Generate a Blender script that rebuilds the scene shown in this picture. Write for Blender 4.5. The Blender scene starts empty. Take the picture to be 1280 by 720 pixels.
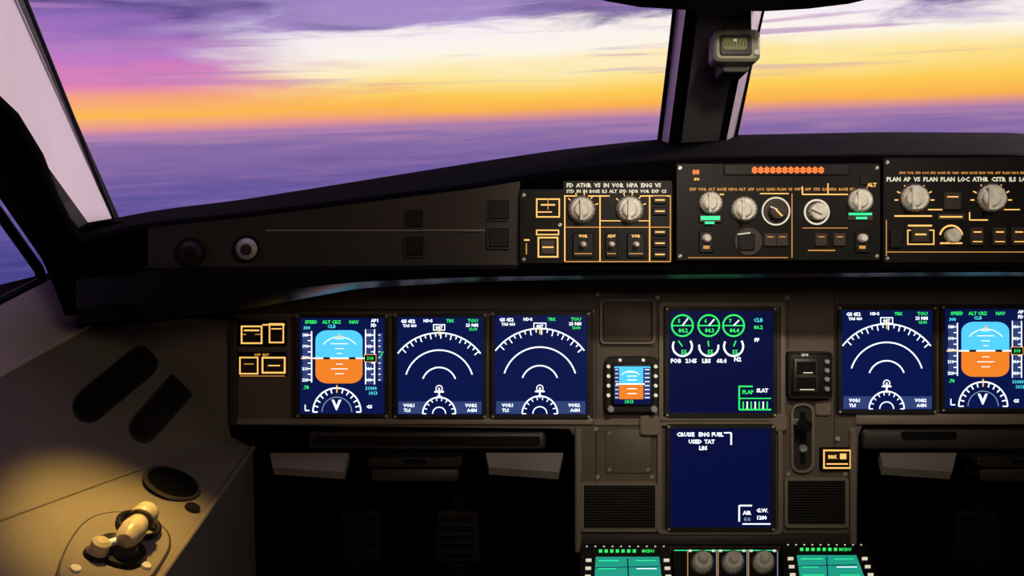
import bpy, bmesh, math, random
from mathutils import Vector, Matrix
import numpy as np
random.seed(7)
F=1100.0; D=1.76
CAM=Vector((0,-D,0))
def P(px,py,y=0.0):
    d=D+y
    return Vector(((px-640)/F*d, y, (360-py)/F*d))
def ray(px,py): return Vector(((px-640)/F,1.0,(360-py)/F))
def hit(px,py,p0,n):
    r=ray(px,py); t=(p0-CAM).dot(n)/r.dot(n)
    return CAM+r*t
def lin(c):
    out=[]
    for v in c[:3]:
        v=v/255.0
        out.append(v/12.92 if v<=0.04045 else ((v+0.055)/1.055)**2.4)
    return out+[1.0]

# ---------------- materials
MATS={}
def mat(name,col,rough=0.5,metal=0.0,emit=0.0,noise=0.0,bump=0.0,nscale=60,spec=0.5,ecol=None):
    if name in MATS: return MATS[name]
    m=bpy.data.materials.new(name); m.use_nodes=True
    nt=m.node_tree; b=nt.nodes['Principled BSDF']
    c=lin(col)
    b.inputs['Base Color'].default_value=c
    b.inputs['Roughness'].default_value=rough
    b.inputs['Metallic'].default_value=metal
    b.inputs['Specular IOR Level'].default_value=spec
    if emit>0:
        b.inputs['Emission Color'].default_value=lin(ecol) if ecol else c
        b.inputs['Emission Strength'].default_value=emit
        b.inputs['Base Color'].default_value=(c[0]*.1,c[1]*.1,c[2]*.1,1)
    if noise>0 or bump>0:
        tc=nt.nodes.new('ShaderNodeTexCoord')
        nz=nt.nodes.new('ShaderNodeTexNoise'); nz.inputs['Scale'].default_value=nscale
        nz.inputs['Detail'].default_value=4
        nt.links.new(tc.outputs['Object'],nz.inputs['Vector'])
        if noise>0:
            r=nt.nodes.new('ShaderNodeValToRGB')
            r.color_ramp.elements[0].position=.3; r.color_ramp.elements[1].position=.7
            r.color_ramp.elements[0].color=[v*(1-noise) for v in c[:3]]+[1]
            r.color_ramp.elements[1].color=[min(1,v*(1+noise)) for v in c[:3]]+[1]
            nt.links.new(nz.outputs['Fac'],r.inputs['Fac'])
            nt.links.new(r.outputs['Color'],b.inputs['Base Color'])
        if bump>0:
            bp=nt.nodes.new('ShaderNodeBump'); bp.inputs['Strength'].default_value=bump; bp.inputs['Distance'].default_value=.002
            n2=nt.nodes.new('ShaderNodeTexNoise'); n2.inputs['Scale'].default_value=900
            nt.links.new(tc.outputs['Object'],n2.inputs['Vector'])
            nt.links.new(n2.outputs['Fac'],bp.inputs['Height'])
            nt.links.new(bp.outputs['Normal'],b.inputs['Normal'])
    MATS[name]=m
    return m
PANEL=mat('panel_paint',(112,100,89),.5,noise=.16,bump=.15,nscale=9,spec=.4)
PANEL2=mat('panel_trim',(146,133,118),.4,noise=.08,nscale=12)
PANELD=mat('panel_dark',(56,50,46),.5,noise=.1,nscale=15)
FACE=mat('glareshield_face',(66,57,53),.5,noise=.12,bump=.2,nscale=8,spec=.35)
BLK=mat('black_plastic',(15,13,13),.5,spec=.3)
SOFT=mat('black_leatherette',(5,4,5),.95,bump=.3,spec=.03)
GLOSS=mat('gloss_lip',(7,7,14),.3,spec=.5)
DARK=mat('cavity_black',(8,7,7),.9,spec=.05)
UNIT=mat('control_unit_face',(15,12,11),.5,noise=.2,nscale=20,spec=.2)
BEZ=mat('bezel',(50,46,43),.4)
CREAM=mat('knob_cream',(245,236,220),.3,noise=.25,nscale=90)
TILL=mat('tiller_grip',(190,176,150),.35,noise=.3,nscale=60)
SILV=mat('knob_silver',(232,228,222),.3,metal=.3)
KDK=mat('knob_dark',(58,48,42),.4)
NAVY=mat('screen_navy',(10,23,78),.25,emit=.9)
NAVY2=mat('screen_navy_deep',(9,17,64),.25,emit=.85)
STRIP=mat('screen_band',(50,66,118),.3,emit=1)
WHT=mat('glyph_white',(235,242,252),.5,emit=1.5)
GRY=mat('glyph_grey',(130,150,180),.5,emit=1)
GRN=mat('glyph_green',(45,225,100),.5,emit=1.25)
CYN=mat('glyph_cyan',(80,220,235),.5,emit=1)
SKYB=mat('attitude_sky',(80,195,250),.3,emit=1.2)
EARTH=mat('attitude_ground',(226,122,36),.3,emit=1.2)
AMB=mat('legend_amber',(250,188,100),.5,emit=1.25)
AMBD=mat('legend_amber_dim',(210,145,68),.5,emit=.95)
ORG=mat('segment_orange',(252,112,42),.5,emit=1.4)
TEXTW=mat('legend_white',(232,222,198),.5,emit=.9)
GBAR=mat('annunciator_green',(50,230,150),.5,emit=1.2)
TEAL=mat('screen_teal',(34,165,140),.3,emit=.9)
CONS=mat('console_paint',(124,115,106),.5,noise=.1,bump=.15,nscale=6,spec=.3)
SILL=mat('sill_paint',(200,186,172),.5,noise=.08,nscale=5)
POSTL=mat('post_light',(226,214,216),.5,noise=.06,nscale=6)
POSTG=mat('post_grey',(112,106,112),.5,noise=.15,nscale=8)
RUB=mat('rubber_seal',(12,11,12),.6,spec=.2)
METG=mat('compass_housing',(150,150,132),.4,metal=.2,noise=.3,nscale=40)
LINER=mat('cabin_liner',(84,80,78),.8,noise=.05,nscale=3)
CARP=mat('floor_carpet',(34,32,32),.95,noise=.3,nscale=80)
PAPER=mat('footrest_top',(160,150,140),.5,noise=.1,nscale=10)
REDD=mat('knob_red_dark',(60,24,20),.4)
LINE=mat('trim_line',(150,140,132),.4)

# ---------------- builder
class B:
    def __init__(s,name,plane=None):
        s.name=name; s.v=[]; s.f=[]; s.m=[]; s.mats=[]; s.plane=plane
    def mi(s,m):
        if m not in s.mats: s.mats.append(m)
        return s.mats.index(m)
    def pt(s,a,b,c,ref=None):
        if s.plane:
            p0,n=s.plane
            return hit(a,b,p0,n)+n*(-c)
        if ref is None: ref=c
        p=P(a,b,ref); p.y=c; return p
    def mesh(s,vs,fs,m):
        o=len(s.v); s.v+= [Vector(v) for v in vs]; k=s.mi(m)
        for f in fs: s.f.append([o+i for i in f]); s.m.append(k)
    def face(s,pts,m): s.mesh(pts,[list(range(len(pts)))],m)
    def poly(s,pts,y,m,ref=None): s.face([s.pt(a,b,y,ref) for a,b in pts],m)
    def prism(s,pts,yf,yb,m,bev=0):
        n=len(pts)
        fr=[s.pt(a,b,yf) for a,b in pts]
        bk=[s.pt(a,b,yb,yf) for a,b in pts]
        if bev>0:
            cx=sum(a for a,b in pts)/n; cy=sum(b for a,b in pts)/n
            w=max(a for a,b in pts)-min(a for a,b in pts); h=max(b for a,b in pts)-min(b for a,b in pts)
            fx=1-2*bev/w; fy=1-2*bev/h
            dy=bev*.0016
            ins=[(cx+(a-cx)*fx, cy+(b-cy)*fy) for a,b in pts]
            f0=[s.pt(a,b,yf) for a,b in ins]
            mid=[s.pt(a,b,yf+dy,yf) for a,b in pts]
            s.mesh(f0+mid+bk,[list(range(n))]+[[i,(i+1)%n,n+(i+1)%n,n+i] for i in range(n)]+[[n+i,n+(i+1)%n,2*n+(i+1)%n,2*n+i] for i in range(n)]+[list(range(3*n-1,2*n-1,-1))],m)
        else:
            s.mesh(fr+bk,[list(range(n))]+[[i,(i+1)%n,n+(i+1)%n,n+i] for i in range(n)]+[list(range(2*n-1,n-1,-1))],m)
    def rr(s,x0,y0,x1,y1,r=0,k=4):
        if r<=0: return [(x0,y0),(x1,y0),(x1,y1),(x0,y1)]
        pts=[]
        for cx,cy,a in ((x1-r,y0+r,-90),(x1-r,y1-r,0),(x0+r,y1-r,90),(x0+r,y0+r,180)):
            for i in range(k+1):
                t=math.radians(a+90*i/k); pts.append((cx+r*math.cos(t),cy+r*math.sin(t)))
        return pts
    def box(s,x0,y0,x1,y1,yf,yb,m,r=0,bev=0): s.prism(s.rr(x0,y0,x1,y1,r),yf,yb,m,bev)
    def rect(s,x0,y0,x1,y1,y,m,r=0): s.poly(s.rr(x0,y0,x1,y1,r),y,m)
    def frame(s,x0,y0,x1,y1,w,yf,yb,m,r=4):
        o=s.rr(x0,y0,x1,y1,r); i=s.rr(x0+w,y0+w,x1-w,y1-w,max(.5,r-w)); n=len(o)
        vs=[s.pt(a,b,yf) for a,b in o]+[s.pt(a,b,yf) for a,b in i]+[s.pt(a,b,yb,yf) for a,b in o]+[s.pt(a,b,yb,yf) for a,b in i]
        fs=[]
        for k in range(n):
            j=(k+1)%n
            fs+= [[k,j,n+j,n+k],[k,j,2*n+j,2*n+k],[n+k,n+j,3*n+j,3*n+k]]
        s.mesh(vs,fs,m)
    def orect(s,x0,y0,x1,y1,y,m,w=1.2):
        s.rect(x0,y0,x1,y0+w,y,m); s.rect(x0,y1-w,x1,y1,y,m); s.rect(x0,y0,x0+w,y1,y,m); s.rect(x1-w,y0,x1,y1,y,m)
    def line(s,x0,y0,x1,y1,y,m,w=1.2):
        dx,dy=x1-x0,y1-y0; L=math.hypot(dx,dy) or 1; nx,ny=-dy/L*w/2,dx/L*w/2
        s.poly([(x0+nx,y0+ny),(x1+nx,y1+ny),(x1-nx,y1-ny),(x0-nx,y0-ny)],y,m)
    def arc(s,cx,cy,r,w,y,m,a0=0,a1=360,n=36,ar=1):
        o=[];i=[]
        for k in range(n+1):
            t=math.radians(a0+(a1-a0)*k/n)
            o.append(s.pt(cx+(r+w/2)*math.cos(t),cy-(r+w/2)*math.sin(t)*ar,y)); i.append(s.pt(cx+(r-w/2)*math.cos(t),cy-(r-w/2)*math.sin(t)*ar,y))
        s.mesh(o+i,[[k,k+1,n+2+k,n+1+k] for k in range(n)],m)
    def cyl(s,cx,cy,r,yf,yb,m,n=28,rt=None,rib=0,bev=0):
        rt=r if rt is None else rt
        rings=[]
        prof=[(r,yb)]
        if bev>0: prof+=[(rt,yf+bev*.0015),(rt-bev,yf)]
        else: prof+=[(rt,yf)]
        for rad,yy in prof:
            rings.append([s.pt(cx+(rad-(rib if k%2 else 0))*math.cos(2*math.pi*k/n),cy+(rad-(rib if k%2 else 0))*math.sin(2*math.pi*k/n),yy,yb) for k in range(n)])
        vs=[v for R in rings for v in R]; fs=[]
        for j in range(len(rings)-1):
            for k in range(n): fs.append([j*n+k,j*n+(k+1)%n,(j+1)*n+(k+1)%n,(j+1)*n+k])
        fs.append([(len(rings)-1)*n+k for k in range(n)]); fs.append([k for k in range(n)][::-1])
        s.mesh(vs,fs,m)
    def knob(s,cx,cy,r,y,m=None,dep=.022):
        m=m or CREAM
        s.cyl(cx,cy,r*1.14,y-.003,y,KDK,bev=1)
        s.cyl(cx,cy,r,y-dep*.7,y-.003,m,n=36,rib=r*.05,bev=2.5,rt=r*.97)
        s.cyl(cx,cy,r*.62,y-dep,y-dep*.7,m,n=24,bev=2)
        s.box(cx-r*.13,cy-r*.8,cx+r*.13,cy+r*.8,y-dep*1.18,y-dep*.7,m,bev=.5)
    def cylW(s,c,ax,r0,r1,h,m,n=28):
        ax=ax.normalized(); u=ax.orthogonal().normalized(); w=ax.cross(u)
        vs=[c+(u*math.cos(2*math.pi*k/n)+w*math.sin(2*math.pi*k/n))*r0 for k in range(n)]+[c+ax*h+(u*math.cos(2*math.pi*k/n)+w*math.sin(2*math.pi*k/n))*r1 for k in range(n)]
        s.mesh(vs,[[k,(k+1)%n,n+(k+1)%n,n+k] for k in range(n)]+[list(range(n))[::-1],list(range(n,2*n))],m)
    def tube(s,pts,r,m,n=12,flat=1.0):
        vs=[];fs=[];N=len(pts)
        rs=r if isinstance(r,(list,tuple)) else [r]*N
        for i,p in enumerate(pts):
            d=(pts[min(i+1,N-1)]-pts[max(i-1,0)]).normalized()
            u=d.cross(Vector((0,1,0)));
            if u.length<1e-3: u=d.orthogonal()
            u.normalize(); w=d.cross(u).normalized()
            for k in range(n):
                q=2*math.pi*k/n; vs.append(p+(u*math.cos(q)+w*math.sin(q)*flat)*rs[i])
        for i in range(N-1):
            for k in range(n): fs.append([i*n+k,i*n+(k+1)%n,(i+1)*n+(k+1)%n,(i+1)*n+k])
        fs+= [list(range(n))[::-1],[(N-1)*n+k for k in range(n)]]
        s.mesh(vs,fs,m)
    def torus(s,c,ax,R,r,m,n=28,k=10):
        ax=ax.normalized();u=ax.orthogonal().normalized();w=ax.cross(u);vs=[];fs=[]
        for i in range(n):
            a=2*math.pi*i/n; d=u*math.cos(a)+w*math.sin(a)
            for j in range(k):
                q=2*math.pi*j/k; vs.append(c+d*(R+r*math.cos(q))+ax*r*math.sin(q))
        for i in range(n):
            for j in range(k): fs.append([i*k+j,((i+1)%n)*k+j,((i+1)%n)*k+(j+1)%k,i*k+(j+1)%k])
        s.mesh(vs,fs,m)
    def text(s,t,cx,cy,h,y,m,align='c',sx=1.0):
        vs,fs,w=glyphs(t)
        sc=h/0.7
        ox=cx-(w*sc*sx/2 if align=='c' else 0)
        oy=cy+h/2
        s.mesh([s.pt(ox+a*sc*sx,oy-b*sc,y) for a,b in vs],fs,m)
    def done(s,smooth=True):
        me=bpy.data.meshes.new(s.name); me.from_pydata([tuple(v) for v in s.v],[],s.f)
        for m in s.mats: me.materials.append(m)
        for p,k in zip(me.polygons,s.m): p.material_index=k
        bm=bmesh.new(); bm.from_mesh(me); bmesh.ops.recalc_face_normals(bm,faces=bm.faces[:]); bm.to_mesh(me); bm.free()
        if smooth:
            for p in me.polygons: p.use_smooth=True
            try: me.set_sharp_from_angle(angle=math.radians(38))
            except Exception: pass
        o=bpy.data.objects.new(s.name,me); bpy.context.scene.collection.objects.link(o)
        return o
GC={}
def glyphs(t):
    if t in GC: return GC[t]
    cu=bpy.data.curves.new('tmp','FONT'); cu.body=t; cu.resolution_u=1; cu.size=1.0; cu.offset=.04
    ob=bpy.data.objects.new('tmp',cu); bpy.context.scene.collection.objects.link(ob)
    dg=bpy.context.evaluated_depsgraph_get(); dg.update()
    me=bpy.data.meshes.new_from_object(ob.evaluated_get(dg))
    vs=[(v.co.x,v.co.y) for v in me.vertices]; fs=[list(p.vertices) for p in me.polygons]
    w=max([a for a,b in vs] or [0])
    bpy.data.objects.remove(ob); bpy.data.curves.remove(cu); bpy.data.meshes.remove(me)
    GC[t]=(vs,fs,w); return GC[t]
def mirror(o,name=None):
    me=o.data.copy()
    for v in me.vertices: v.co.x=.84-v.co.x
    me.flip_normals()
    c=bpy.data.objects.new(name or o.name.split('.')[0],me); bpy.context.scene.collection.objects.link(c); return c

# ================= glareshield
SP=[95,145,200,300,450,600,700,800,900,1100,1280,1400,1500,1640]
R=[(.33,[420]*14,None),
 (.30,[285,272,262,250,226,202,187,176,169,165,166,185,225,275],SOFT),
 (.10,[291,277,267,255,232,209,195,184,177,173,174,192,231,281],SOFT),
 (-.12,[300,283,274,264,245,226,208,199,193,190,190,205,238,290],SOFT),
 (-.19,[303,286,277,267,248,229,212,203,197,194,194,209,242,292],SOFT),
 (-.205,[308,292,283,273,254,235,218,209,203,200,200,214,248,298],SOFT),
 (-.20,[342,338,334,333,332,331,330,330,329,328,327,328,332,340],'F'),
 (-.222,[350,344,340,338,337,336,336,335,334,333,332,334,340,350],GLOSS),
 (-.215,[385,380,376,368,352,346,345,344,343,341,340,344,356,380],GLOSS),
 (-.18,[405,402,398,388,360,352,350,349,348,346,345,350,370,400],GLOSS),
 (.0,[412,408,402,392,362,353,351,350,349,347,346,352,372,402],DARK)]
cols=list(np.arange(95,1606,15.0))
g=B('glareshield')
rows=[]
for y,py,m in R:
    a=np.interp(cols,SP,py)
    for _ in range(3):
        b=a.copy(); b[1:-1]=(a[:-2]+2*a[1:-1]+a[2:])/4; a=b
    rows.append([P(c,r,y) for c,r in zip(cols,a)])
nc=len(cols)
vs=[p for r in rows for p in r]
for k in range(1,len(rows)):
    m=R[k][2]
    for i in range(nc-1):
        mm=m
        if m=='F': mm=FACE if 178<cols[i]<640 or cols[i]>1420 and cols[i]<1560 else SOFT
        g.f.append([(k-1)*nc+i,(k-1)*nc+i+1,k*nc+i+1,k*nc+i]); g.m.append(g.mi(mm))
g.v=vs
g.prism([(60,330),(118,277),(300,277),(300,400),(287,545),(135,394),(62,350)],.012,.03,SOFT)
yf=-.207
g.box(332,287,606,289,yf-.001,yf+.002,LINE)
g.line(178,334,648,330,yf,PANELD,1.5)
g.line(185,287,300,277,yf,PANELD,1.2)
for x0,y0,x1,y1 in ((507,262,528,284),(611,250,636,274),(507,296,529,320),(611,285,636,309)):
    g.box(x0-2,y0-2,x1+2,y1+2,yf-.001,yf+.01,PANELD,r=3); g.box(x0,y0,x1,y1,yf-.004,yf,BLK,r=2,bev=1)
g.cyl(308,311,17,yf-.003,yf,BLK,bev=1); g.cyl(308,311,13.5,yf-.012,yf-.003,SILV,rt=11,bev=3); g.cyl(308,312,7,yf-.018,yf-.012,KDK,bev=2)
g.cyl(238,316,19,yf-.003,yf,BLK,bev=1); g.cyl(238,316,15,yf-.012,yf-.003,REDD,rt=12,bev=3); g.cyl(238,316,7,yf-.016,yf-.012,BLK,bev=2)
g.done()

y0=-.212
def screws(b,pts,y,r=2.2):
    for a,c in pts:
        b.cyl(a,c,r,y-.0015,y,SILV,n=10); b.line(a-r*.7,c-r*.7,a+r*.7,c+r*.7,y-.0017,BLK,.8)
def blocktext(b,x0,x1,cy,h,y,m,seed=0):
    rnd=random.Random(seed); x=x0
    W=['QNH','STD','IN','HPA','FD','ILS','CSTR','WPT','VOR','NDB','ARPT','ROSE','NAV','ARC','PLAN','ENG','LOC','AP','ATHR','EXP','APP','SPD','HDG','ALT','VS']
    while x<x1-h*1.5:
        t=rnd.choice(W); w=glyphs(t)[2]*h/.7
        if x+w>x1+2: t=t[:2]; w=glyphs(t)[2]*h/.7
        b.text(t,x,cy,h,y,m,align='l'); x+=w+h*.7
# ================= captain display control panel
e=B('display_control_panel')
e.box(650,236,841,329,y0,y0+.02,UNIT,r=2,bev=1)
e.box(650,240,704,329,y0-.002,y0,UNIT,r=2)
e.box(704,226,840,240,y0-.001,y0+.02,UNIT,r=2)
yy=y0-.0028
blocktext(e,708,836,231.5,5,y0-.0015,TEXTW,1); blocktext(e,708,836,239,3.8,y0-.0015,TEXTW,2)
e.orect(670,248,700,272,yy,AMB,1.8); e.line(676,256,694,256,yy,AMB,2); e.line(685,248,685,262,yy,AMBD,1.2); e.line(670,265,690,265,yy,AMB,1.4)
e.orect(670,287,699,294,yy,AMB,1.6); e.orect(672,296,698,322,yy,AMB,2); e.box(676,300,694,318,yy-.003,yy,KDK,bev=1); e.line(678,309,692,309,yy-.0035,AMB,1.8)
e.line(655,300,662,300,yy,AMB,2); e.line(658,304,658,318,yy,AMBD,1.5)
for x in (706,750,812): e.line(x,244,x,327,yy+.001,AMB,1.6)
e.line(838,244,838,327,yy+.001,AMBD,1.4); e.line(706,327,838,327,yy+.001,AMBD,1.4); e.line(706,284,838,284,yy+.001,AMBD,1.2); e.line(750,276,812,276,yy+.001,AMB,1.2)
e.line(706,245,722,245,yy+.001,AMB,1.5); e.line(735,245,762,245,yy+.001,AMB,1.5); e.line(800,245,838,245,yy+.001,AMB,1.5)
for x in (727,787):
    for a in range(20,170,30):
        t=math.radians(a); e.line(x+18*math.cos(t),262-18*math.sin(t),x+22*math.cos(t),262-22*math.sin(t),yy,AMB,1.3)
    e.knob(x,262,16,y0)
for x0_,x1_,t in ((716,742,'VOR'),(757,772,'ADF'),(784,806,'VOR')):
    e.box(x0_,291,x1_,322,y0-.004,y0,BLK,r=2,bev=1); e.text(t,(x0_+x1_)/2,295,3.6,y0-.0045,AMB)
    e.cyl((x0_+x1_)/2,306,4.5,y0-.02,y0-.004,CREAM,rt=3,bev=1,n=14); e.line(x0_+2,317,x1_-2,317,y0-.0045,AMBD,1.2)
for r_ in (250,264,290,304,318):
    e.box(816,r_-5,834,r_+5,y0-.004,y0,BLK,r=1.5,bev=1); e.line(819,r_,831,r_,y0-.0045,AMB,1.8)
screws(e,[(655,244),(655,324),(700,281)],y0-.002)
e.done()

# ================= autopilot control panel
a=B('autopilot_control_panel')
a.box(845,204,1101,326,y0,y0+.02,UNIT,r=2,bev=1)
a.box(905,205,1062,219,y0-.003,y0,BLK,r=2,bev=1)
a.text('888888888888',985,212.5,8,y0-.0042,ORG,sx=1.32)
a.text('88',870,215,6,y0-.002,ORG); a.text('SPD',871,224,3,y0-.002,AMB)
a.text('ALT',1090,231,4.5,y0-.002,AMB); a.box(1076,222,1084,230,y0-.003,y0,BLK)
yy=y0-.0015
blocktext(a,862,1086,236.5,3.4,yy,AMBD,5)
a.line(878,243,905,243,yy,AMB,1.8); a.line(1003,233,1003,243,yy,AMB,1.8); a.line(1003,243,1060,243,yy,AMB,1.6); a.line(1035,229,1035,243,yy,AMB,1.5)
a.line(990,242,990,322,yy,AMBD,1.2); a.line(950,242,986,242,yy,AMB,1.4); a.line(1003,285,1060,285,yy,AMBD,1)
a.knob(888,254,14,y0); a.box(874,268,902,278,y0-.006,y0,KDK,bev=1); a.rect(876,270,900,275,y0-.0066,GBAR); a.rect(881,277,893,280,y0-.0066,GBAR)
a.knob(930,262,15.5,y0)
a.cyl(970,264,17,y0-.004,y0,KDK,bev=1); a.arc(970,264,17,2,y0-.005,TEXTW,0,360,32); a.cyl(970,264,11,y0-.02,y0-.004,KDK,rib=.8,bev=1); a.line(970,262,978,270,y0-.021,AMB,2)
a.line(963,258,972,262,y0-.021,TEXTW,1.5)
a.cyl(1021,265,16,y0-.004,y0,KDK,bev=1); a.arc(1021,265,15,2.4,y0-.005,TEXTW,0,360,32); a.cyl(1021,265,11,y0-.02,y0-.004,CREAM,rib=.8,bev=1); a.line(1014,262,1027,268,y0-.021,KDK,1.5)
a.knob(1075,251,15,y0); a.box(1060,265,1091,275,y0-.003,y0,KDK); a.rect(1061,266,1090,269,y0-.004,GBAR); a.rect(1070,271,1084,274,y0-.004,GBAR)
for x,t in ((883,'AP1'),(1078,'EXP')):
    a.box(x-9,289,x+9,316,y0-.004,y0,BLK,r=2,bev=1); a.cyl(x,298,6,y0-.016,y0-.004,CREAM,rt=5,bev=1.5,n=16); a.rect(x-4,307,x+4,311,y0-.005,AMBD)
a.cyl(935,302,19,y0-.004,y0,KDK,bev=2); a.box(923,292,944,313,y0-.008,y0-.004,BLK,r=3,bev=1); a.line(922,293,938,291,y0-.009,TEXTW,1.5)
for x in (963,978,1027,1050):
    a.box(x-8,291,x+8,308,y0-.005,y0,KDK,r=2,bev=1); a.line(x-4,296,x+4,296,y0-.0056,AMBD,1.3)
a.line(1010,313,1044,313,yy,AMBD,1.5); a.line(860,322,985,322,yy,AMBD,1)
screws(a,[(850,210),(850,320),(1096,320),(1096,210)],y0)
a.done()

# ================= first officer display control panel
e=B('display_control_panel')
e.box(1104,197,1420,329,y0,y0+.02,UNIT,r=2,bev=1)
yy=y0-.0015
blocktext(e,1108,1300,224,5.2,yy,TEXTW,11)
blocktext(e,1124,1290,216,2.8,yy,AMBD,12)
e.knob(1143,248,17,y0); e.knob(1239,248,17.5,y0)
for x,y_,r_ in ((1143,250,23),(1239,250,24)):
    for k in range(0,181,30):
        t=math.radians(k); e.line(x+(r_-3)*math.cos(t),y_-(r_-3)*math.sin(t)*.85,x+(r_+2)*math.cos(t),y_-(r_+2)*math.sin(t)*.85,yy,AMB,1.6)
e.line(1118,270,1165,270,yy,AMB,2); e.line(1160,262,1178,262,yy,AMB,1.6); e.line(1108,275,1108,320,yy,AMBD,1.2)
e.line(1212,265,1212,275,yy,AMB,1.6); e.line(1212,275,1235,275,yy,AMB,1.6); e.line(1255,262,1275,262,yy,AMB,1.4)
e.box(1180,240,1202,262,y0-.005,y0,KDK,r=2,bev=1); e.line(1184,246,1198,246,y0-.006,AMB,1.5)
e.box(1172,267,1206,275,y0-.003,y0,KDK); e.line(1175,271,1203,271,y0-.004,AMB,2)
e.line(1135,282,1165,282,yy,AMB,2.2); e.orect(1134,287,1168,306,yy,AMB,1.5); e.box(1140,284,1162,303,y0-.006,y0,KDK,bev=1); e.line(1144,293,1158,293,y0-.007,AMB,2)
e.arc(1189,296,14,2.4,yy,AMB,10,170,20); e.cyl(1189,295,9,y0-.014,y0,CREAM,bev=1.5); e.line(1175,304,1203,304,yy,AMB,2)
for x in (1222,1250,1274,1310,1340):
    e.box(x-9,284,x+9,307,y0-.005,y0,KDK,r=2,bev=1); e.line(x-5,290,x+5,290,y0-.006,AMB,1.6); e.line(x-6,302,x+6,302,y0-.006,AMB,1.2)
e.box(1113,286,1128,310,y0-.005,y0,BLK,r=2,bev=1)
e.line(1108,315,1290,315,yy,AMBD,1.1)
e.knob(1320,250,16,y0); e.knob(1380,262,14,y0)
screws(e,[(1109,203),(1109,323),(1415,323)],y0)
e.done()

# ================= instrument panel board
p=B('instrument_panel')
p.prism([(288,345),(1515,345),(1515,531),(1078,531),(1073,545),(1070,692),(722,692),(719,548),(712,536),(292,531)],0,.03,PANEL)
tr=PANEL2
p.box(286,398,295,532,-.012,.02,PANELD,r=3,bev=1.5)
p.box(292,392,738,396,-.004,0,PANEL2,bev=.8)
p.frame(364,386,742,527,3,-.003,0,PANELD,r=5)
p.box(292,523,742,531,-.006,0,PANEL2,r=2,bev=1)
p.frame(824,378,981,526,5,-.010,0,tr,r=6); p.frame(822,527,978,668,5,-.010,0,tr,r=6)
p.frame(750,374,819,430,2.5,-.008,0,tr,r=6); p.box(754,378,815,427,-.005,0,PANEL,r=5,bev=1.5)
p.line(750,433,819,433,-.001,PANELD,2)
p.box(800,520,826,545,-.012,0,PANEL2,r=5,bev=2); p.box(742,524,800,532,-.004,0,PANEL2,r=2,bev=1)
p.box(963,518,985,540,-.012,0,PANEL2,r=5,bev=2); p.box(1020,500,1040,520,-.006,0,PANEL2,r=4,bev=1.5)
p.frame(1043,380,1300,518,3,-.003,0,PANELD,r=5); p.box(1070,517,1515,531,-.006,0,PANEL2,r=2,bev=1)
p.line(745,345,745,660,-.001,PANELD,1.2); p.line(1043,345,1043,560,-.001,PANELD,1.2)
p.line(610,352,610,392,-.001,PANELD,1.2); p.line(985,352,985,436,-.001,PANELD,1.2)
p.line(745,365,985,365,-.001,PANELD,1.2)
p.box(719,536,727,692,-.014,.02,PANEL2,r=3,bev=2); p.box(1064,536,1072,692,-.014,.02,PANEL2,r=3,bev=2)
p.box(722,668,1070,682,-.008,0,PANELD,r=3,bev=1.5)
screws(p,[(747,368),(822,372),(984,372),(300,395),(745,536),(812,532),(974,529),(1030,510),(747,596),(815,596),(985,592),(1056,592),(733,675),(1058,675),(970,672),(828,672),(1046,384),(1046,514),(741,390)],-.001,2.6)
p.done()
u=B('panel_underside_shelf')
u.box(385,540,682,562,.01,.09,PANELD,r=6,bev=2); u.box(392,546,675,556,.004,.01,BLK,r=2)
u.box(1078,536,1500,562,.01,.09,PANELD,r=6,bev=2); u.box(1128,540,1196,548,.004,.01,BLK,r=2)
u.done()

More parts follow.
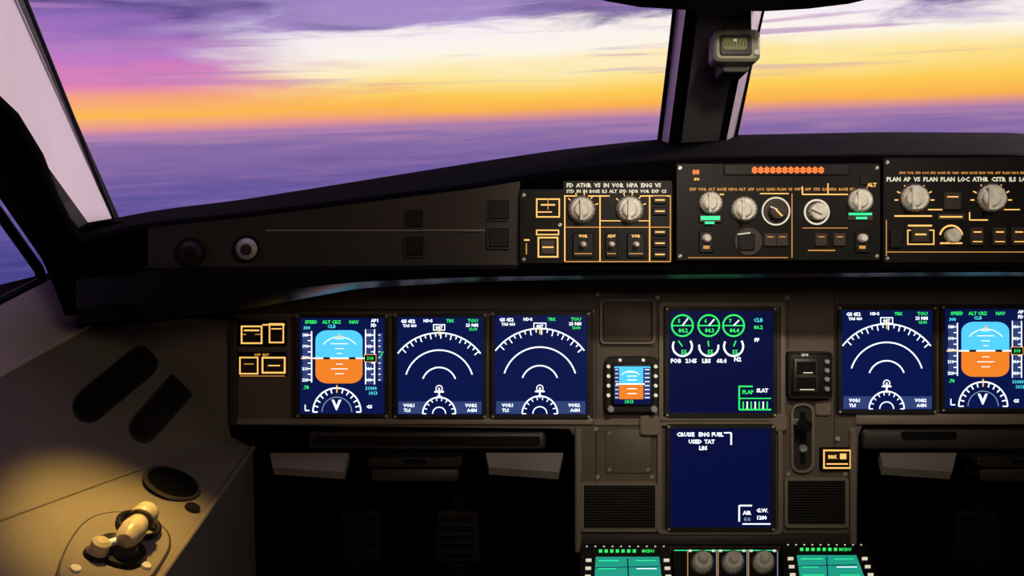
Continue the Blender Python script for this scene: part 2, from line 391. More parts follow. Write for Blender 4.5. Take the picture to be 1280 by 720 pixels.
# ================= displays
def screen(name,x0,y0_,x1,y1,navy,bw=4):
    b=B(name)
    b.frame(x0-bw,y0_-bw,x1+bw,y1+bw,bw+.5,-.013,.0,BEZ,r=5)
    b.box(x0-1,y0_-1,x1+1,y1+1,-.009,.0,BLK,r=2)
    b.rect(x0,y0_,x1,y1,-.0095,navy,r=2)
    for sx in (x0-1.8,x1+1.8):
        for sy in (y0_-1.8,y1+1.8): b.cyl(sx,sy,1.6,-.0142,-.013,SILV,n=8)
    return b
def pfd(x0,y0_,x1,y1):
    b=screen('primary_flight_display',x0,y0_,x1,y1,NAVY)
    w=x1-x0;h=y1-y0_; X=lambda u:x0+u*w; Y=lambda v:y0_+v*h
    L=[-.0095-.0004*k for k in range(8)]
    def half(v0,v1,top,m):
        r=.14*w
        xa,xb=X(.19),X(.74)
        if top:
            pts=[(xa,Y(v1))]+[(xa+r-r*math.cos(t),Y(v0)+r*.8-r*.8*math.sin(t)) for t in np.linspace(0,math.pi/2,6)]+[(xb-r+r*math.sin(t),Y(v0)+r*.8-r*.8*math.cos(t)) for t in np.linspace(0,math.pi/2,6)]+[(xb,Y(v1))]
        else:
            pts=[(xa,Y(v0)),(xb,Y(v0))]+[(xb-r+r*math.cos(t),Y(v1)-r*.8+r*.8*math.sin(t)) for t in np.linspace(0,math.pi/2,6)]+[(xa+r-r*math.sin(t),Y(v1)-r*.8+r*.8*math.cos(t)) for t in np.linspace(0,math.pi/2,6)]
        b.poly(pts,L[1],m)
    half(.13,.42,True,SKYB); half(.42,.68,False,EARTH)
    b.line(X(.12),Y(.42),X(.82),Y(.42),L[2],WHT,1.8)
    for v,hw in ((.22,.05),(.27,.1),(.32,.05),(.37,.03),(.48,.04),(.53,.1),(.58,.05)):
        b.line(X(.47-hw),Y(v),X(.47+hw),Y(v),L[2],WHT,.9)
    b.arc(X(.47),Y(.42),.25*w,1,L[2],WHT,40,140,16)
    b.rect(X(.28),Y(.41),X(.36),Y(.43),L[3],BLK); b.rect(X(.58),Y(.41),X(.66),Y(.43),L[3],BLK)
    b.poly([(X(.47),Y(.17)),(X(.5),Y(.2)),(X(.44),Y(.2))],L[3],AMB)
    b.rect(X(.04),Y(.15),X(.14),Y(.66),L[1],STRIP); b.rect(X(.78),Y(.12),X(.87),Y(.69),L[1],STRIP); b.rect(X(.92),Y(.16),X(.975),Y(.66),L[1],STRIP)
    b.line(X(.145),Y(.14),X(.145),Y(.67),L[2],WHT,1.5); b.line(X(.88),Y(.12),X(.88),Y(.69),L[2],WHT,1.5); b.line(X(.775),Y(.12),X(.775),Y(.69),L[2],WHT,1.2)
    for k in range(9):
        v=.18+k*.058
        b.line(X(.1),Y(v),X(.14),Y(v),L[2],WHT,1.2); b.line(X(.84),Y(v),X(.88),Y(v),L[2],WHT,1.2); b.line(X(.925),Y(v),X(.95),Y(v),L[2],WHT,1)
        if k%2==0: b.text(str(180+k*5),X(.07),Y(v),3.6,L[3],WHT); b.text(str(300+k),X(.81),Y(v),3.6,L[3],WHT)
    b.orect(X(.76),Y(.38),X(.9),Y(.46),L[3],AMB,1); b.rect(X(.765),Y(.385),X(.895),Y(.455),L[4],BLK); b.text('310',X(.83),Y(.42),4,L[5],GRN)
    b.line(X(.02),Y(.42),X(.17),Y(.42),L[3],AMB,1.3); b.line(X(.94),Y(.42),X(.98),Y(.35),L[3],GRN,1.3)
    for t,uu,v,m in (('SPEED',.14,.045,GRN),('ALT CRZ',.38,.045,GRN),('NAV',.64,.045,GRN),('AP1',.88,.03,WHT),('FD',.87,.08,WHT),('CLB',.38,.09,CYN),('300',.09,.105,CYN),('31000',.84,.73,CYN),('.78',.08,.72,GRN),('1013',.86,.78,CYN)):
        b.text(t,X(uu),Y(v),4,L[2],m)
    cx,cy,r=X(.44),Y(.975),.28*w
    b.arc(cx,cy,r,1.8,L[2],WHT,0,180,28); b.arc(cx,cy,r*.62,1.1,L[2],GRY,0,180,24)
    for k in range(0,181,15):
        t=math.radians(k); b.line(cx+r*math.cos(t),cy-r*math.sin(t),cx+r*.8*math.cos(t),cy-r*.8*math.sin(t),L[2],WHT,1.6)
    b.text('V',cx,cy-r*.3,r*.4,L[2],WHT)
    b.line(cx,cy-r*1.12,cx,cy-r*.8,L[3],AMB,1.6)
    b.line(X(.07),Y(.9),X(.07),Y(.96),L[2],WHT,1.4); b.line(X(.07),Y(.96),X(.12),Y(.96),L[2],WHT,1.4); b.text('GS',X(.82),Y(.92),4,L[2],WHT)
    return b.done()
def nd(x0,y0_,x1,y1):
    b=screen('navigation_display',x0,y0_,x1,y1,NAVY)
    w=x1-x0;h=y1-y0_; X=lambda u:x0+u*w; Y=lambda v:y0_+v*h
    L=[-.0095-.0004*k for k in range(8)]
    cx,cy=X(.49),Y(.69)
    r=.60*w
    b.arc(cx,cy,r,1.8,L[1],WHT,37,143,40)
    for k in range(40,141,6):
        t=math.radians(k); q=.93 if (k//6)%2 else .89
        b.line(cx+r*math.cos(t),cy-r*math.sin(t),cx+r*q*math.cos(t),cy-r*q*math.sin(t),L[1],WHT,1.4)
    b.arc(cx,cy,.40*w,1.8,L[1],WHT,17,163,36); b.arc(cx,cy,.20*w,1.8,L[1],WHT,20,160,24)
    b.line(cx,Y(.1),cx,Y(.19),L[2],AMB,1.6); b.orect(X(.42),Y(.075),X(.56),Y(.14),L[1],WHT,1.2); b.text('087',X(.49),Y(.11),4,L[2],WHT)
    cy=Y(.77)
    b.line(cx,cy-6,cx,cy+7,L[2],WHT,2.2); b.line(cx-6,cy-1,cx+6,cy-1,L[2],WHT,2); b.line(cx-3,cy+5,cx+3,cy+5,L[2],WHT,1.6); b.arc(cx,cy-5,4,1.2,L[2],WHT,0,360,12)
    b.rect(X(.02),Y(.86),X(.98),Y(.985),L[1],STRIP)
    c2=Y(.985); r2=.19*w
    pts=[(X(.49)+(r2+1)*math.cos(t),c2-(r2+1)*math.sin(t)) for t in np.linspace(0,math.pi,20)]
    b.poly(pts,L[2],NAVY); b.arc(X(.49),c2,r2,1.8,L[3],WHT,0,180,22)
    for k in range(0,181,20):
        t=math.radians(k); b.line(X(.49)+r2*math.cos(t),c2-r2*math.sin(t),X(.49)+r2*.78*math.cos(t),c2-r2*.78*math.sin(t),L[3],WHT,1.2)
    b.arc(X(.49),c2,r2*.4,1.4,L[3],WHT,0,180,12)
    for t,uu,v,hh,m in (('GS 452',.13,.045,4.2,WHT),('TAS 460',.15,.09,3.4,WHT),('HDG',.36,.04,3.6,WHT),('TRK',.62,.04,3.6,GRN),('TOU',.88,.04,4.2,GRN),('23 NM',.87,.085,3.8,WHT),('12:04',.88,.125,3.4,GRN),('VOR1',.14,.9,4,WHT),('TLS',.12,.95,3.8,WHT),('VOR2',.86,.9,4,WHT),('AGN',.87,.95,3.8,WHT)):
        b.text(t,X(uu),Y(v),hh,L[3],m)
    return b.done()
pfd(374,397,481,518)
nd(496,396,604,519)
nd(618,394,734,519)
nd(1052,387,1167,513)
pfd(1181,386,1290,511)
sw=B('lighting_switch_panel')
sw.box(297,401,358,433,-.006,.0,UNIT,r=2,bev=1); sw.box(297,440,358,471,-.006,.0,UNIT,r=2,bev=1)
L=-.0068
sw.orect(301,407,328,430,L,AMB,2); sw.line(305,413,324,413,L,AMB,2); sw.cyl(314,421,6,-.014,-.006,KDK,bev=1); sw.line(303,418,326,418,L,AMBD,1.2)
sw.line(328,406,356,406,L,AMB,1.8); sw.orect(336,404,355,429,L,AMB,1.8); sw.cyl(346,421,6,-.014,-.006,KDK,bev=1); sw.line(339,411,352,411,L,AMB,1.5)
sw.text('OFF  BRT',327,443.5,3.2,L,AMBD)
sw.orect(299,446,323,468,L,AMB,1.8); sw.orect(327,446,357,467,L,AMB,2.2); sw.box(303,450,319,464,-.010,-.006,KDK,bev=1); sw.box(332,450,353,464,-.010,-.006,KDK,bev=1)
sw.line(335,457,350,457,-.0106,AMB,1.5); sw.line(305,455,317,455,-.0106,AMBD,1.3)
sw.line(300,470,356,470,L,AMBD,1)
sw.done()
b=screen('engine_display',836,388,967,517,NAVY2,5)
L=[-.0095-.0004*k for k in range(8)]
for i,cx in enumerate((853,886,917)):
    b.arc(cx,407,13.2,2.2,L[1],GRN,0,360,28); b.line(cx,407,cx+7,398+i,L[2],WHT,1.8); b.line(cx-13,407,cx+13,407,L[1],GRN,1.6)
    b.text('84.%d'%(i+2),cx+1,413,4.8,L[2],GRN); b.text('%d'%(i+5),cx-4,401,4.4,L[2],GRN)
    b.arc(cx,433,12,2.4,L[1],WHT,150 if i!=1 else 170,395 if i!=1 else 370,26); b.line(cx,433,cx-5+4*i,426,L[2],GRN,1.6); b.text('55',cx+2,440,5,L[2],GRN)
for t,x,y_ in (('FOB',845,451),('2145',864,451),('LBS',883,451),('68.4',902,451),('N2',922,449)): b.text(t,x,y_,5,L[1],WHT)
b.text('CLB',948,400,4.5,L[1],CYN); b.text('86.2',948,409,4.5,L[1],GRN); b.text('FF',946,425,4.5,L[1],WHT)
b.line(924,482,924,512,L[1],GRN,2); b.line(924,483,941,483,L[1],GRN,2); b.text('FLAP',935,490,4.6,L[1],GRN); b.text('SLAT',953,488,4.6,L[1],WHT)
b.line(924,498,964,498,L[1],GRN,1.4); b.line(924,512,964,512,L[1],GRN,2)
for x in range(929,964,5): b.line(x,502,x,511,L[1],GRN if x%2 else WHT,1.8)
b.done()
b=screen('system_display',838,535,965,660,NAVY2,5)
for t,x,y_ in (('CRUISE',857,543),('ENG',880,543),('FUEL',897,543),('USED',869,552),('TAT',887,552),('LBS',879,560)): b.text(t,x,y_,4.8,L[1],WHT)
b.line(905,541,914,541,L[1],WHT,1.6); b.line(914,541,914,556,L[1],WHT,2)
b.line(924,632,924,652,L[1],WHT,2); b.line(924,632,940,632,L[1],WHT,2); b.text('AIR',934,641,4.6,L[1],WHT); b.text('G.W.',953,638,4.6,L[1],WHT); b.text('1280',952,647,4.6,L[1],WHT)
b.line(928,655,963,655,L[1],WHT,1.6); b.text('KG',934,649,4,L[1],GRY)
b.done()
b=B('standby_instrument')
b.box(757,446,823,516,-.022,.0,BEZ,r=8,bev=2); b.box(764,454,817,508,-.025,-.02,BLK,r=4,bev=1)
b.rect(768,458,813,480,-.0256,SKYB); b.rect(768,480,804,499,-.0256,EARTH); b.rect(768,499,813,505,-.0256,NAVY)
b.rect(804,460,813,499,-.0258,STRIP); b.rect(768,460,774,499,-.0258,STRIP)
b.line(770,480,806,480,-.026,WHT,1.6)
for v in (465,470,475,486,492): b.line(784,v,796,v,-.026,WHT,1)
for v in range(462,500,5): b.line(806,v,812,v,-.0262,WHT,1); b.line(769,v,773,v,-.0262,WHT,.8)
b.text('1013',786,502,4,-.0262,GRN); b.arc(788,480,16,1,-.026,WHT,45,135,12)
for y_ in (458,470,482,494):
    b.cyl(760.5,y_,2.3,-.026,-.022,TEXTW,n=10); b.cyl(819.5,y_,2.3,-.026,-.022,TEXTW,n=10)
b.cyl(763,511,4,-.032,-.022,SILV,n=16,bev=1); b.cyl(817,511,4,-.032,-.022,SILV,n=16,bev=1); b.cyl(775,450,2,-.026,-.022,TEXTW,n=10); b.cyl(804,450,2,-.026,-.022,TEXTW,n=10)
b.done()
b=B('landing_gear_indicator')
b.box(986,440,1041,498,-.02,.0,BLK,r=4,bev=2); b.box(992,447,1024,491,-.026,-.02,KDK,r=3,bev=1); b.box(996,452,1020,468,-.027,-.026,BLK,bev=.5); b.box(996,472,1020,487,-.027,-.026,BLK,bev=.5)
b.frame(986,440,1041,498,2,-.023,-.018,BEZ,r=4)
b.line(1004,466,1016,466,-.0275,TEXTW,1.2); b.line(1000,487,1018,487,-.0275,TEXTW,1.2)
for y_ in (452,463,474,486): b.cyl(1033,y_,3,-.027,-.02,SILV,n=12,bev=.8)
b.text('LDG',1006,443.5,3,-.0235,TEXTW)
b.done()
b=B('landing_gear_lever')
b.frame(989,504,1018,591,3,-.008,0,PANEL2,r=12); b.box(992,507,1015,588,-.003,.0,PANELD,r=10); b.box(1000,515,1007,580,-.004,.0,BLK,r=3)
b.box(1000,528,1007,534,-.05,-.003,SILV); b.cyl(1003.5,531,8,-.062,-.04,BLK,n=24,bev=2); b.cyl(1003.5,560,5,-.01,-.003,SILV,n=16,bev=1.5)
b.done()
b=B('autobrake_switch')
b.box(1026,560,1066,588,-.01,0,UNIT,r=2,bev=1); b.orect(1029,562,1064,586,-.0108,AMB,2); b.box(1033,565,1060,576,-.013,-.01,KDK,bev=.6); b.text('BRK',1041,571,4.2,-.0136,AMB); b.rect(1050,567,1058,574,-.0136,AMB)
b.line(1033,580,1060,580,-.0112,AMB,1.8); b.cyl(1046,548,3,-.006,0,SILV,n=12)
b.done()
def grille(x0,y0_,x1,y1):
    b=B('speaker_grille')
    b.frame(x0,y0_,x1,y1,4,-.008,0,PANEL2,r=5); b.box(x0+3,y0_+3,x1-3,y1-3,-.002,.0,BLK)
    n=16
    for k in range(n):
        yy_=y0_+6+(y1-y0_-12)*k/(n-1); b.box(x0+5,yy_-.6,x1-5,yy_+.6,-.005,-.002,PANELD)
    return b.done()
grille(726,603,823,665); grille(981,597,1061,660)
b=B('blanking_plate')
b.box(757,536,815,592,-.003,0,PANEL,r=3,bev=1); screws(b,[(762,541),(810,541),(762,587),(810,587)],-.003,2)
b.done()

# ================= under-panel
def footrest(x0,x1):
    b=B('footrest')
    pts_t=[P(x0+2,566,-.02),P(x1-4,566,-.02),P(x1-10,590,-.09),P(x0+6,584,-.09)]
    dn=Vector((0,.01,-.016))
    b.mesh(pts_t+[q+dn for q in pts_t],[[0,1,2,3],[4,5,6,7],[0,1,5,4],[1,2,6,5],[2,3,7,6],[3,0,4,7]],PAPER)
    c=P((x0+x1)/2,585,-.02)
    b.mesh([c+Vector(v) for v in ((-.05,0,0),(.05,0,0),(.05,.05,0),(-.05,.05,0),(-.05,.03,-.45),(.05,.03,-.45),(.05,.08,-.45),(-.05,.08,-.45))],[[0,1,5,4],[1,2,6,5],[2,3,7,6],[3,0,4,7]],DARK)
    return b.done()
footrest(335,440); footrest(605,708); footrest(1098,1200); footrest(1370,1470)
def table(x0,x1):
    b=B('folding_table')
    b.box(x0,572,x1,584,-.03,.05,BEZ,r=3,bev=1); b.box(x0+4,586,x1-4,602,-.02,.05,PANELD,r=3,bev=1); b.box((x0+x1)/2-14,575,(x0+x1)/2+14,580,-.036,-.03,BLK,bev=.8)
    return b.done()
table(460,577); table(1222,1340)
def pedals(cx):
    b=B('rudder_pedals')
    m=mat('pedal_metal',(42,36,33),.5,metal=.3)
    for s_ in (-1,1):
        x=cx+s_*62
        b.prism([(x-26,640),(x+26,640),(x+30,704),(x-30,704)],.05,.07,m,bev=3)
        for k in range(5): b.box(x-22,648+k*11,x+22,652+k*11,.044,.05,BLK)
        b.tube([P(x,700,.07),P(x,740,.12),P(x+s_*5,800,.14)],.018,m)
        b.tube([P(x,645,.07),P(x,625,.16),P(x,600,.25)],.012,m)
    b.box(cx-18,600,cx+18,800,.10,.2,DARK,bev=2)
    return b.done()
pedals(510); pedals(1285)

# ================= centre pedestal
c=B('center_pedestal')
A0,A1=P(722,692,-.002),P(1075,692,-.002)
B0,B1=A0+Vector((-.01,-.18,-.22)),A1+Vector((.01,-.18,-.22))
C0,C1=B0+Vector((-.02,-.75,-.16)),B1+Vector((.02,-.75,-.16))
dn=Vector((0,0,-.30))
c.mesh([A0,A1,B1,B0,C1,C0]+[q+dn for q in (A0,A1,B1,B0,C1,C0)],[[0,1,2,3],[3,2,4,5],[0,3,9,6],[3,5,11,9],[1,2,8,7],[2,4,10,8],[5,4,10,11],[0,1,7,6]],UNIT)
c.done()
nS=Vector((0,-.72,.69)).normalized()
def cdu(name,outer,scr):
    p0=P(900,686,-.012)
    b=B(name,plane=(p0,nS))
    b.prism(outer,-.012,.010,BLK)
    b.poly(scr,-.0135,TEAL)
    (xa,ya),(xb,_),(xc,yc),(xd,_)=scr
    for k in range(7):
        yy_=ya+5+k*10
        t=(yy_-ya)/(yc-ya); l=xa+(xd-xa)*t; r=xb+(xc-xb)*t
        b.line(l+4,yy_,l+4+random.uniform(20,36),yy_,-.0142,GBAR,1.2); b.line(r-30,yy_,r-5,yy_,-.0142,WHT if k%2 else GBAR,1)
        b.rect(l-12,yy_-2.5,l-5,yy_+1.5,-.0142,TEXTW); b.rect(r+5,yy_-2.5,r+12,yy_+1.5,-.0142,TEXTW)
    b.line((xa+xb)/2,ya+2,(xa+xb)/2+4,yc,-.0142,NAVY,1.5); b.line(xa,ya+14,xb,ya+12,-.0142,NAVY,1)
    for k in range(7): b.rect(xa+4+k*7,ya-9,xa+8+k*7,ya-5,-.0142,GRN)
    for k in range(10): b.rect(xa-12+k*(xb-xa+22)/9.5,ya-13.5,xa-10+k*(xb-xa+22)/9.5,ya-12,-.0142,TEXTW)
    b.text('MCDU',xb-14,ya-7,3.6,-.0142,GRN)
    return b.done()
cdu('control_display_unit',[(726,685),(836,685),(846,800),(722,800)],[(744,700),(823,700),(832,780),(740,780)])
cdu('control_display_unit',[(976,684),(1082,684),(1120,800),(982,800)],[(994,698),(1068,698),(1098,780),(1005,780)])
b=B('engine_switch_panel',plane=(P(900,686,-.012),nS))
b.prism([(840,686),(972,686),(978,800),(848,800)],-.006,.010,UNIT)
for x in (877,915,953):
    b.cyl(x,706,15.5,-.010,-.006,KDK,n=28); b.cyl(x,706,13.5,-.022,-.010,CREAM,n=28,rib=.8,rt=12.5,bev=2); b.cyl(x,705,7,-.030,-.022,CREAM,n=20,rt=5.5,bev=1)
    b.line(x-18,691,x-18,722,-.0068,AMBD,1); b.line(x+18,691,x+18,722,-.0068,GRY,1)
    b.rect(x-17,689,x-13,692,-.0068,TEXTW); b.rect(x+12,689,x+16,692,-.0068,TEXTW)
b.line(842,690,970,690,-.0066,GBAR,1.1)
b.done()

# ================= left side console
L0f=P(64,349,.0); L0n=Vector((-.96,-.9,-.25))
L1f=P(135,394,.0)
L3f=P(287,545,.0); L3n=P(-300,760,-.8)
nA=(L3f-L1f).cross(L3n-L1f).normalized()
if nA.x<0: nA=-nA
L1n=hit(-422,699,L1f,nA)
L4f=P(316,560,.0); L4n=P(70,905,-.8)
nB2=(L4f-L3f).cross(L4n-L3f).normalized()
sc=B('side_console')
def strip(b,a0,a1,b0,b1,m): b.face([a0,a1,b1,b0],m)
strip(sc,L0f,L0n,L1f,L1n,SILL)
strip(sc,L1f,L1n,L3f,L3n,CONS)
strip(sc,L3f,L3n,L4f,L4n,CONS)
L5f=P(322,800,.02); L5n=L4n+Vector((.02,0,-.5))
sc.face([L4f,L4n,L5n,L5f],CONS)
sc.face([L0n,L1n,L3n,L4n,L5n,Vector((-.96,-.9,-1))],CONS)
sc.tube([L4f,L4f.lerp(L4n,.5),L4n],.006,CONS); sc.tube([L1f,L1n],.005,SILL); sc.tube([L3f,L3n],.004,CONS)
sc.face([P(287,400,.005),P(287,545,.0),P(316,560,.0),P(322,800,.02),P(260,800,.05),P(135,394,.01)],CONS)
sc_o=sc.done(); mirror(sc_o)
def vent(x0,y0_,x1,y1,w):
    b=B('air_vent',plane=(L1f,nA))
    dx,dy=x1-x0,y1-y0_; Ln=math.hypot(dx,dy); ux,uy=dx/Ln,dy/Ln
    def shape(r):
        pts=[]
        base=math.atan2(dy,dx)
        for k in range(9):
            t=base+math.pi/2+math.pi*k/8
            pts.append((x0+r*math.cos(t),y0_+r*math.sin(t)))
        for k in range(9):
            t=base-math.pi/2+math.pi*k/8
            pts.append((x1+r*math.cos(t),y1+r*math.sin(t)))
        return pts
    b.prism(shape(w),-.003,.001,BEZ); b.prism(shape(w-3),-.0045,-.003,BLK)
    n=7
    for k in range(n):
        o=(k-(n-1)/2)*(w*1.5/n)
        b.line(x0-uy*o,y0_+ux*o,x1-uy*o,y1+ux*o,-.0055,PANELD,.8)
    return b.done()
vent(111,508,176,454,21); vent(180,535,228,480,19)
deck0=L3f; nD=nB2 if nB2.z>0 else -nB2
def dk(px,py): return hit(px,py,deck0,nD)
h=B('cup_holder')
cc=dk(215,605)
h.cylW(cc+nD*.001,nD,.050,.048,.003,BEZ,36); h.cylW(cc+nD*.004,nD,.043,.043,.001,DARK,36)
c2=dk(240,636); h.cylW(c2+nD*.001,nD,.013,.012,.004,BLK,20)
h.done()
t=B('steering_tiller',plane=(deck0,nD))
pl=[(108,652),(150,642),(195,655),(212,675),(205,700),(170,740),(90,760),(70,725),(82,685)]
def smoothpoly(pts,n=4):
    out=[];N=len(pts)
    for i in range(N):
        p0,p1_,p2,p3=[Vector(pts[(i+k-1)%N]) for k in range(4)]
        for j in range(n):
            s=j/n; v=.5*((2*p1_)+(-p0+p2)*s+(2*p0-5*p1_+4*p2-p3)*s*s+(-p0+3*p1_-3*p2+p3)*s**3); out.append((v.x,v.y))
    return out
sp=smoothpoly(pl); t.prism(sp,-.004,.001,BEZ)
cx=sum(a for a,b in sp)/len(sp); cy=sum(b for a,b in sp)/len(sp)
inner=[(cx+(a-cx)*.96,cy+(b-cy)*.96) for a,b in sp]; t.prism(inner,-.0055,-.004,CONS)
o=dk(148,694)
t.cylW(o+nD*.004,nD,.040,.036,.008,BLK); t.cylW(o+nD*.012,nD,.024,.020,.012,BEZ); t.cylW(o+nD*.024,nD,.012,.012,.016,SILV)
# hand grip: short bulged handle lying across the hub plus pointer knob
g0=dk(143,703)+nD*.034; g1=dk(172,668)+nD*.046; dv=(g1-g0)
def prof_tube(b,p0,dv,prof,m): b.tube([p0+dv*s for s,_ in prof],[r for _,r in prof],m,18)
prof_tube(t,g0,dv,[(0,.004),(.03,.012),(.15,.017),(.35,.0185),(.5,.0165),(.62,.0135),(.66,.0125)],TILL)
prof_tube(t,g0,dv,[(.66,.0125),(.68,.017),(.8,.0195),(.93,.017),(1.0,.011),(1.02,.003)],TILL)
prof_tube(t,g0,dv,[(.60,.0175),(.61,.019),(.66,.019),(.67,.0175)],KDK)
k0=dk(118,698)+nD*.006
t.cylW(k0,nD,.018,.016,.006,BLK); t.cylW(k0+nD*.006,nD,.0145,.013,.016,TILL); t.cylW(k0+nD*.022,nD,.013,.008,.004,TILL)
t.tube([dk(120,696)+nD*.018,dk(134,696)+nD*.026,dk(146,696)+nD*.030],.006,SILV)
t.torus(dk(170,664)+nD*.012,nD,.030,.0045,BLK); t.cylW(dk(190,664)+nD*.004,nD,.010,.009,.008,BLK); t.cylW(dk(92,716)+nD*.004,nD,.008,.007,.005,SILV); t.cylW(dk(180,712)+nD*.004,nD,.008,.007,.005,SILV)
t.done()

# ================= windshield posts
w=B('windshield_side_post')
Lt=[(12,-40,-.20),(4,-40,-.22),(-120,-40,-.52),(-150,-40,-.53),(-200,-40,-.55)]
Lb=[(149,272,.31),(141,273,.29),(110,278,.06),(98,285,.02),(62,338,.0)]
ms=[RUB,POSTL,RUB,SOFT]
for k in range(4):
    a0,a1=P(*Lt[k]),P(*Lt[k+1]); b0,b1=P(*Lb[k]),P(*Lb[k+1])
    N=8
    for i in range(N):
        q=i/N; q2=(i+1)/N
        w.face([a0.lerp(b0,q),a1.lerp(b1,q),a1.lerp(b1,q2),a0.lerp(b0,q2)],ms[k])
w.face([P(*Lb[0]),P(*Lb[1]),P(*Lb[2]),P(*Lb[3]),P(*Lb[4]),P(64,420,.0),P(150,420,.31)],SOFT)
wo=w.done(); mirror(wo)
h=B('grab_handle')
h.tube([P(-40,110,-.42),P(-4,150,-.36),P(22,196,-.31),P(44,246,-.24),P(72,300,-.17),P(96,352,-.12),P(110,385,-.10)],[.028,.036,.042,.040,.040,.042,.044],SOFT,16,.6)
ho=h.done(); mirror(ho)
w=B('windshield_center_post')
T=[(850,-40,-.20),(852,-40,-.20),(864,-40,-.31),(876,-40,-.30),(880,-40,-.33),(938,-40,-.33),(948,-40,-.30),(952,-40,-.31),(966,-40,-.20),(968,-40,-.20)]
Bm=[(822,190,.31),(824,190,.30),(834,190,.20),(846,190,.22),(850,190,.18),(896,190,.18),(902,190,.20),(905,190,.19),(914,190,.30),(916,190,.31)]
ms=[RUB,POSTL,RUB,RUB,POSTG,RUB,RUB,POSTL,RUB]
for k in range(9):
    w.face([P(*T[k]),P(*T[k+1]),P(*Bm[k+1]),P(*Bm[k])],ms[k])
w.face([P(*T[0])+Vector((0,.03,0)),P(*T[9])+Vector((0,.03,0)),P(*Bm[9])+Vector((0,.03,0)),P(*Bm[0])+Vector((0,.03,0))],RUB)
w.done(False)
k_=B('magnetic_compass')
k_.box(893,36,951,76,-.235,-.19,METG,r=7,bev=3); k_.box(900,43,940,69,-.239,-.235,BEZ,r=4,bev=1); k_.box(904,47,934,62,-.241,-.239,mat('compass_glass',(150,155,115),.15),r=3,bev=.6)
for x in range(907,933,4): k_.line(x,52,x,58,-.2416,BLK,.9)
k_.cyl(945,46,3.5,-.241,-.235,SILV,n=12); k_.cyl(945,66,3.5,-.241,-.235,SILV,n=12); k_.text('N',919,50,3,-.2418,TEXTW)
k_.box(908,8,940,38,-.225,-.2,BEZ,bev=1); k_.box(904,74,936,90,-.20,-.14,PANELD,r=3,bev=1)
k_.done()
oh=B('overhead_panel')
pts=[(735,-60),(735,-4),(760,2),(800,9),(850,12),(905,14),(960,14),(1010,11),(1060,5),(1095,-3),(1095,-60)]
fr=[P(a,b,-.38) for a,b in pts]; bk=[P(a,b-8,-.25) for a,b in pts]; n=len(pts)
oh.mesh(fr+bk,[list(range(n)),list(range(2*n-1,n-1,-1))]+[[i,(i+1)%n,n+(i+1)%n,n+i] for i in range(n)],SOFT)
oh.done()

# ================= window glass
gl=bpy.data.materials.new('window_glass'); gl.use_nodes=True; nt=gl.node_tree; nt.nodes.clear()
o_=nt.nodes.new('ShaderNodeOutputMaterial'); mx=nt.nodes.new('ShaderNodeMixShader'); tb=nt.nodes.new('ShaderNodeBsdfTransparent'); gb=nt.nodes.new('ShaderNodeBsdfGlossy')
gb.inputs['Roughness'].default_value=.02; mx.inputs[0].default_value=.015
nt.links.new(tb.outputs[0],mx.inputs[1]); nt.links.new(gb.outputs[0],mx.inputs[2]); nt.links.new(mx.outputs[0],o_.inputs[0])
def window(name,cs,fr=.012):
    b=B(name); b.face(cs,gl)
    N=len(cs)
    for i in range(N): b.tube([cs[i],cs[(i+1)%N]],fr,RUB,8)
    return b.done(False)
window('window_1',[P(149,290,.325),P(8,-60,-.24),P(851,-60,-.24),P(822,200,.325)],.004)
window('window_2',[P(914,200,.325),P(967,-60,-.24),P(967,-60,-.24)+Vector((.95,0,0)),P(1585,290,.325)],.004)
C=[P(62,338,.0)+Vector((-.02,0,0)),P(-200,-40,-.55)+Vector((-.02,0,0)),Vector((-.98,-.9,.45)),Vector((-.98,-.9,-.25)),P(64,349,0)+Vector((-.02,0,-.005))]
wo=window('window_3',C,.010); wm=mirror(wo,'window_4')

# ================= shell
def quad(name,pts,m):
    b=B(name); b.face([Vector(q) for q in pts],m); return b.done(False)
fz=lambda y:-1.0+.189*y
cz=lambda y:.64+.12*y
XL,XR=-1.05,1.89
quad('floor',[(XL,.5,fz(.5)),(XR,.5,fz(.5)),(XR,-2.7,fz(-2.7)),(XL,-2.7,fz(-2.7))],CARP)
quad('ceiling',[(XL,-.3,cz(-.3)),(XR,-.3,cz(-.3)),(XR,-2.7,cz(-2.7)),(XL,-2.7,cz(-2.7))],LINER)
quad('wall_back',[(XL,-2.7,fz(-2.7)),(XR,-2.7,fz(-2.7)),(XR,-2.7,cz(-2.7)),(XL,-2.7,cz(-2.7))],LINER)
quad('wall_front',[(XL,.34,fz(.34)),(XR,.34,fz(.34)),(XR,.34,.0),(XL,.34,.0)],DARK)
for nm,X_,sg in (('wall_left',XL,1),('wall_right',XR,-1)):
    b=B(nm)
    b.face([Vector(q) for q in ((X_,.34,fz(.34)),(X_,-.9,fz(-.9)),(X_,-.9,-.27),(X_,0,.0),(X_,.34,.05))],LINER)
    b.face([Vector(q) for q in ((X_,-.9,fz(-.9)),(X_,-2.7,fz(-2.7)),(X_,-2.7,cz(-2.7)),(X_,-.9,cz(-.9)))],LINER)
    b.face([Vector(q) for q in ((X_,-.9,cz(-.9)),(X_,-.9,-1),(X_+sg*.09,-.9,-1),(X_+sg*.09,-.9,-.25),(X_+sg*.07,-.9,-.25),(X_+sg*.07,-.9,cz(-.9)))],LINER)
    b.face([Vector(q) for q in ((X_+sg*.07,-.9,.45),(X_+sg*.08,-.5,.458),(X_+sg*.2,-.3,cz(-.3)),(X_+sg*.07,-.9,cz(-.9)))],LINER)
    b.done(False)

